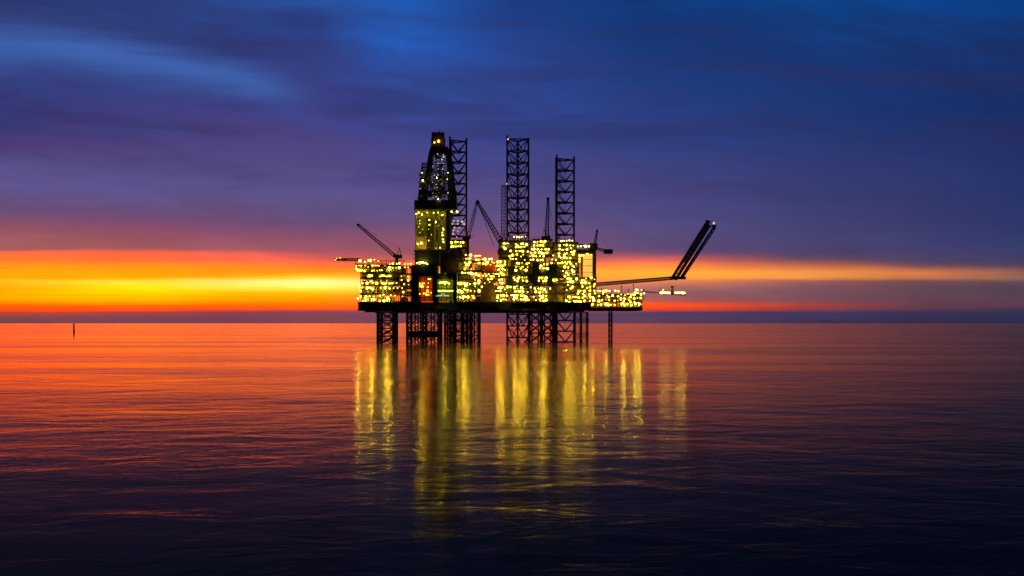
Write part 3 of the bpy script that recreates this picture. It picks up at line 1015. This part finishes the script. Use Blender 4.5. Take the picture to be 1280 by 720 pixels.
lamps(t, 538, 556, 190, 248, 44, YE + 3, 'dim', 4, .85, rows=15)
lamps(t, 524, 531, 234, 247, 4, YE + 2, 'dim', 2, .8, rows=3)

# ------------------------------------------------------------------ remaining modules
YN = Y0 + 8
C1 = module('stacked lit floors tight against the right side of the derrick', 556, 583, [341, 330, 319, 309, 300], YN, 16)
lamps(C1, 562, 581, 300, 311, 14, YN - .5)
lamps(C1, 551, 571, 315, 318, 2, YN - .5)
lamps(C1, 556, 570, 320, 337, 14, YN - .5, 'orange')
lamps(C1, 551, 570, 339, 340.2, 5, YN - .6, 'white', .1, rows=1, bar=.8)
lamps(C1, 564, 581, 274, 299, 14, Y0 + 14, 'dim', 1, 1.1, rows=6)
slab('dark_duct', 570.5, 577.5, 311.5, 348, YN - 1.2, 2, 'dark', C1)

C2 = module('lit floors between the derrick and the orange container, three bright rows at the foot', 570, 603, [377.5, 367.5, 358, 349, 338, 326], YM, 18)
lamps(C2, 580, 590, 316, 339, 13, YM - .6)
lamps(C2, 577, 592, 339.5, 343, 6, YM - .6, 'white', rows=1)
lamps(C2, 570, 589, 350, 376, 27, YM - .6, rows=3)
lamps(C2, 590, 604, 342, 376, 16, YM - .6, 'yellow')
lamps(C2, 592, 600, 318, 332, 6, YM - .4, 'orange')

C3 = module('lit truss bay with a bare brown wall below the orange container', 603, 624, [377.5, 350, 339.2, 328], YM + 2, 16, boxes=[(604, 619.5, 352, 377, 'brown')])
lamps(C3, 598, 616, 322, 330, 13, YM + 1)
lamps(C3, 600, 618, 343, 351, 7, YM + 1)
ct = thing('cargo_container', 'bright orange container on the truss bay right of the derrick', 'container', (X(611.5, YM), YM + 2.4, Z(338.8, YM)))
slab('container_body', 603.5, 620, 332, 338.8, YM + .8, 2.6, 'orange', ct)
slab('container_lid', 603.2, 620.3, 331.3, 331.9, YM + .6, 3, 'orange', ct, False)
lamps(ct, 605, 619, 330.0, 331.0, 4, YM - 1.2, 'orange', .2, .7, rows=1)

C4 = module('tall crowded module under the middle lattice leg with dark boxes halfway up', 623, 664.5, [377.5, 366.5, 356, 345, 333.5, 322, 311, 301], YM, 20,
            boxes=[(635, 648, 335.5, 344, 'dark'), (634.5, 640, 346, 356, 'dark'), (660, 666, 336, 354, 'dark'), (622, 634, 312, 318, 'brown')])
for c in ((619, 632, 325, 345, 16), (623, 632, 343, 356, 9), (620, 640, 356, 377, 22), (628, 636, 302, 311, 6), (642, 660, 303, 311, 12), (635, 661, 311, 326, 21),):
    lamps(C4, *c, YM - .7)
lamps(C4, 642, 658, 293, 299, 7, YM - .5, 'white', size=.7)

C4b = module('bright lower floors in front of the middle lattice leg', 641, 665, [377.5, 368, 358.5, 351.5, 343, 334, 326], YM - 4, 5.5, postgap=2.6, boxes=[(641, 650, 336, 343, 'dark'), (660, 665, 343, 352, 'dark')])
for c in ((643, 665, 327, 340, 17), (640, 660, 345, 353, 10), (641, 664, 357, 377, 28)):
    lamps(C4b, *c, YM - 4.6)

C5 = module('lit module between the middle and right lattice legs, beneath the upright crane boom', 665.5, 691, [377.5, 367, 356, 343, 330, 319, 309.5, 299], YM, 18,
            boxes=[(666, 673, 327, 340, 'dark'), (684, 691, 330, 357, 'dark'), (666, 676, 341, 356, 'dark')])
for c in ((667, 683, 300, 309, 12), (662, 687, 309, 318, 16), (661, 681, 318, 327, 13), (674, 685, 328, 338, 8), (672, 685, 345, 353, 7), (666, 690, 358, 377, 22), (685, 700, 318, 331, 8)):
    lamps(C5, *c, YM - .7)

C6 = module('lit tower of floors right under the rightmost lattice leg', 691.5, 722.5, [377.5, 366, 355, 345, 335, 325, 314, 303], YM + 1, 18,
            boxes=[(692, 703, 354, 377, 'ochre'), (692.5, 696, 330, 346, 'navy')])
for c in ((698, 720, 304, 330, 30), (702, 722, 327, 346, 20), (706, 723, 346, 363, 12), (691, 697, 348, 353, 4), (707, 719, 369, 383, 10)):
    lamps(C6, *c, YM + .2)
lamps(C6, 699, 716, 299, 303, 7, YM + .2, 'white', size=.7, rows=1)

C7 = module('low lit frame under the amber glass tower', 722.5, 746, [384.4, 374, 364, 354, 347], YM + 1, 16)
for c in ((725, 745, 346, 366, 20), (720, 746, 361, 383, 26)):
    lamps(C7, *c, YM + .2)

tw = thing('glass_tower', 'amber glowing glazed tower with dark posts, below the small crane', 'tower', (X(735, YM), YM + 6, Z(346.6, YM)))
slab('glazing', 729.5, 741, 318, 346.5, YM + 4, 4, 'glow_amber', tw, False)
slab('roof', 722, 745, 311.5, 316.5, YM + 1, 12, 'dark', tw)
mb = MB()
for px, r_ in ((724, .3), (728, .35), (742, .45), (745, .25)):
    for dy_ in (2, 10):
        mb.bar((X(px, YM), YM + dy_, Z(346.6, YM)), (X(px, YM), YM + dy_, Z(316, YM)), r_, 6)
for py in (324, 332, 340):
    mb.bar((X(724, YM), YM + 2, Z(py, YM)), (X(745, YM), YM + 2, Z(py, YM)), .12, 5)
mb.obj('post', 'brown', tw)
slab('side_wall', 742.3, 745, 317, 346.5, YM + 4, 5, 'brown', tw)
lamps(tw, 721, 738, 304.5, 310.5, 6, YM + .2, 'white')
lamps(tw, 723, 728, 317, 330, 4, YM + .6)
lamps(tw, 731, 741, 317, 320, 3, YM + 1.2, 'orange', rows=1)

C8 = module('low string of lit skids along the thin right-hand deck', 746, 803, [384.4, 376, 368], Y0 + .5, 14, postgap=2.6)
for c in ((745, 775, 361, 384, 30), (775, 803, 366, 384, 34)):
    lamps(C8, *c, Y0 - .2, rows=4)
lamps(C8, 791, 806, 360, 368, 8, Y0 - .2, 'white')
mb = MB()
for px, py in ((752, 361), (764, 364), (777, 358), (786, 362), (792, 356), (797, 361), (805, 362)):
    mb.bar((X(px), Y0 + 1, Z(376)), (X(px), Y0 + 1, Z(py)), .16, 5)
    mb.box((X(px), Y0 + 1, Z(py)), (.7, .7, .5))
mb.obj('vent_pipe', 'brown', C8)


# ------------------------------------------------------------------ cranes
def crane(label, base, tip, Y, w=1.6, n=12, pend=(), ped=None, rc=.16, rb=.09, cab=True, m='brown', taper=.45, name='deck_crane'):
    bs, tp = W(*base, Y), W(*tip, Y)
    z0 = Z(ped, Y) if ped else bs.z - 2
    t = thing(name, label, 'crane', (bs.x, Y, z0), 'deck cranes')
    bo = MB().lattice(bs, tp, w, w, n, rc, rb, taper, up=Vector((0, 1, 0))).obj('boom', m, t)
    if cab:
        MB().bar((bs.x, Y, z0), (bs.x, Y, bs.z - .4), .8, 12).obj('pedestal', 'dark', t)
        sgn = 1 if tp.x < bs.x else -1
        mb = MB().box((bs.x + sgn * 1.0, Y, bs.z + .5), (3.2, 2.4, 1.8))
        mb.box((bs.x - sgn * 1.0, Y - 1.3, bs.z + 1.0), (1.3, 1.2, 1.9))
        mb.obj('cab', 'dark', t)
        mb = MB()
        top = Vector((bs.x + sgn * 1.4, Y, bs.z + 5.0))
        for dy_ in (-.8, .8):
            mb.bar((bs.x + sgn * .2, Y + dy_, bs.z + 1.2), top, .14, 5)
            mb.bar((bs.x + sgn * 2.2, Y + dy_, bs.z + 1.2), top, .12, 5)
        mb.obj('gantry', m, t)
        MB().bar(top, tp, .06, 4).obj('cable', 'dark', t)
    MB().bar(tp + Vector((0, -.5, 0)), tp + Vector((0, .5, 0)), w * .42, 10).obj('sheave', 'dark', bo)
    for (a, b, r_) in pend:
        MB().bar(W(*a, Y), W(*b, Y), r_, 5).obj('cable', 'dark', t)
    return t


crane('slim crane boom leaning up to the left above the leftmost module', (496, 322), (447.5, 281), YM + 8, 1.5, 16, ped=331, taper=.7, rc=.2, rb=.11)
crane('crane boom with its peak midway between the derrick and the middle leg', (627, 304), (597, 253), YM + 10, 2.6, 14, ped=311,
      pend=[((597, 253), (597, 249), .2), ((597, 253), (618, 309), .14), ((598, 256), (622, 296), .12)], rc=.24, rb=.12, taper=.35)
crane('faint second boom leaning up to the right to meet the peaked crane', (584.5, 299), (596, 254), YM + 14, 1.5, 14, ped=318,
      pend=[((596.5, 254), (590.5, 297), .08)], taper=.5, rc=.14, rb=.08)
crane('near upright crane boom left of the rightmost lattice leg', (683.5, 299), (685, 248.5), YM + 9, 1.9, 14, ped=309,
      pend=[((685, 249), (695, 292), .08), ((685, 249), (691, 296), .08)], taper=.4, rc=.22, rb=.12)
crane('small crane with a short steep jib above the glass tower', (743, 308), (746.5, 288), YM + 5, 1.1, 6, ped=311.5, cab=False, rc=.2, rb=.1, taper=.5, m='dark')
tt = [o for o in COL.objects if o.get('category') == 'crane'][-1]
mb = MB()
mb.lattice(W(720, 305.5, YM + 5), W(764, 314.8, YM + 5), 1.2, 1.2, 12, .18, .1, .8)
mb.obj('jib', 'dark', tt)
slab('counterweight', 755, 766, 311.5, 317, YM + 4, 2.2, 'dark', tt, False)
slab('machine_house', 737, 747, 304, 311, YM + 3.6, 3, 'dark', tt, False)
MB().bar(W(761.5, 317, YM + 5), W(761.5, 320, YM + 5), .1, 5).obj('hook', 'dark', tt)
MB().bar(W(746.5, 288, YM + 5), W(762, 311.5, YM + 5), .05, 4).obj('cable', 'dark', tt)

gw = thing('gangway_boom', 'lowered lattice boom jutting level to the left from the leftmost module', 'boom', W(450, 326, YM))
mb = MB()
mb.lattice(W(450, 324.5, YM + 4), W(418, 324.5, YM + 4), 1.4, 1.1, 10, .2, .12, .8)
mb.obj('boom', 'brown', gw)
mb = MB()
mb.box(W(421, 324.8, YM + 4), (2.2, 1.6, 1.0))
mb.box(W(431, 325, YM + 4), (1.6, 1.6, .9))
mb.obj('end_cradle', 'dark', gw)
lamps(gw, 417, 426, 322.4, 323, 3, YM + 3, 'orange', .1, .5, rows=1)

# slim mast beside the middle leg
ms = thing('lattice_mast', 'slim lattice mast touching the left side of the middle leg', 'mast', W(629, 301, YM + 8))
MB().lattice(W(629, 301, YM + 8), W(629.5, 233, YM + 8), 1.9, 1.9, 16, .17, .1, .95, up=Vector((0, 1, 0))).obj('tower', 'leg', ms)
MB().box(W(629.5, 232.5, YM + 8), (2.2, 2.2, .4)).obj('top_plate', 'leg', ms)
put_lamp(ms, 633.5, 229.8, YM + 2, 'dim', s=1.0)

# ------------------------------------------------------------------ flare boom
YF = Y0 + 6
fb = thing('flare_boom', 'long bridge truss running right to a pair of steep inclined flare stacks', 'flare boom', W(740, 357, YF))
mb = MB()
mb.lattice(W(740, 356, YF), W(845, 347.3, YF), 2.2, 1.3, 30, .3, .17, .95)
mb.obj('bridge_truss', 'brown', fb)
mb = MB()
mb.lattice(W(842.5, 348.5, YF), W(884.5, 281, YF), 2.6, 2.8, 20, .3, .16, 1.0, up=Vector((0, 1, 0)))
for k in range(5):
    d = Vector((.52 * (k - 2), -.35 * (k % 2), -.33 * (k - 2)))
    MB().bar(W(843, 347.5, YF).lerp(W(884.5, 281, YF), .02 if k % 2 else .3) + d, W(884.8, 280, YF) + d, .3, 8).obj('flare_pipe', 'grey', fb)
st_l = mb.obj('flare_stack', 'leg', fb)
mb = MB()
mb.lattice(W(851.5, 348, YF), W(893.0, 284.5, YF), 1.2, 1.1, 20, .26, .14, 1.0, up=Vector((0, 1, 0)))
mb.bar(W(851.5, 348, YF), W(892.4, 284, YF), .3, 8)
st_r = mb.obj('flare_stack', 'leg', fb)
mb = MB()
for k in range(7):
    q = k / 6 * .9 + .08
    mb.bar(W(843, 348, YF).lerp(W(884.5, 281, YF), q), W(852, 348, YF).lerp(W(892.2, 284.5, YF), q), .1, 5)
mb.obj('spacer', 'leg', fb)
slab('knuckle_platform', 838, 857.5, 345.8, 349, YF - 1.5, 3.4, 'dark', fb, False)
for a, b, r_ in (((883.5, 282), (884.8, 276.8), 1.15), ((891.8, 286), (893, 282.5), .9)):
    mb = MB().bar(W(*a, YF), W(*b, YF), r_ * .8, 12, r_)
    mb.bar(W(*b, YF), W(b[0] + .3, b[1] - 1.3, YF), r_ * 1.15, 12, r_ * 1.05)
    mb.obj('flare_tip', 'dark', st_l if a[0] < 888 else st_r)
mb = MB()
mb.box(W(887.5, 282.6, YF), (4.6, 2.6, .4))
mb.bar(W(889.5, 283, YF), W(889.8, 276, YF), .18, 5)
mb.obj('tip_platform', 'dark', fb)
put_lamp(fb, 892.3, 279, YF - 1, 'dim', s=1.7)

# ------------------------------------------------------------------ low walkway with lit strips
wk = thing('walkway_bridge', 'thin low walkway reaching out right of the deck with two bright lit strips', 'walkway', W(803, 371, Y0 + 6))
YW = Y0 + 6
MB().lattice(W(803, 364.5, YW), W(857, 368.8, YW), 1.5, .5, 22, .08, .05, 1).obj('truss', 'brown', wk)
MB().box((X(840.3, YW), YW, Z(363, YW)), (1.0, 1.0, 4.4)).box((X(840.8, YW), YW, Z(358.4, YW)), (2.0, .6, .35)).obj('mast', 'brown', wk)
MB().bar(W(825, 366, YW), W(825, 359.5, YW), .12, 5).obj('post', 'brown', wk)
for x0_, x1_ in ((825, 837.6), (843, 855.8)):
    mb = MB().box((X((x0_ + x1_) / 2, YW), YW - .7, Z(366, YW)), ((x1_ - x0_) * YW / F, .3, .72))
    o = mb.obj('light_strip', emat('lit_strip', (1.0, .80, .16), 5.0), wk)
    m2 = MB().box((X((x0_ + x1_) / 2, YW), YW + .1, Z(366, YW)), ((x1_ - x0_) * YW / F + .4, 1.0, 1.5)).obj('light_housing', 'ochre', wk)
for a in ((829, 362.3, .9), (826.5, 365.6, 1), (831, 365.8, 1.1), (835, 366, 1), (846, 366, .8), (850, 366.2, .8), (854, 366.1, .8)):
    put_lamp(wk, a[0], a[1], YW - 1.1, 'white', s=a[2])

# ------------------------------------------------------------------ distant marker post
YP = 1010.0
pm = thing('marker_post', 'lone dark marker post standing in the sea far left', 'marker', (X(92.5, YP), YP, 0))
zt = Z(405.2, YP)
MB().bar((X(92.5, YP), YP, -3), (X(92.3, YP), YP, zt), .85, 8, .6).obj('pile', 'brown', pm)
MB().box((X(92.2, YP), YP, zt + .2), (1.9, 1.9, .5)).obj('cap', 'dark', pm)

# strong floodlights that throw the long columns of light on the water
for own, pts in ((A, ((446, 337), (447.5, 373), (463, 360), (465, 374), (482, 359), (485, 373), (487, 335))),
                 (SUB, ((528, 328), (556, 354))),
                 (C2, ((572, 364), (579, 372), (582, 357), (585, 330))),
                 (C4, ((622, 372), (626, 360), (628, 336))),
                 (C4b, ((643, 372), (650, 364), (656, 373), (648, 348))),
                 (C5, ((678, 372), (681, 362), (675, 315))),
                 (C6, ((708, 376), (712, 352), (717, 340), (705, 322))),
                 (C7, ((726, 378), (731, 370), (737, 379), (741, 372))),
                 (C8, ((757, 380), (778, 379), (781, 374), (794, 379), (799, 380)))):
    for px_, py_ in pts:
        put_lamp(own, px_, py_, YM - 5.2 if own is C4b else (Y0 - 7.6 if own is SUB else Y0 + .8), 'flood', s=.8)
for px_ in (826, 831, 836, 846.5, 851.5, 855.5):
    put_lamp(wk, px_, 366.2, YW - 1.3, 'flood', s=.43)
for px_, py_, k_ in ((606, 342, 'orange'), (611, 342.6, 'yellow'), (617, 342, 'orange'), (606, 354, 'orange'), (612, 352.5, 'orange'), (618, 355, 'orange')):  # added lamps that brighten the orange container and the brown wall below
    put_lamp(C3, px_, py_, YM - 2.2 if py_ < 350 else YM + .6, k_, s=.7)
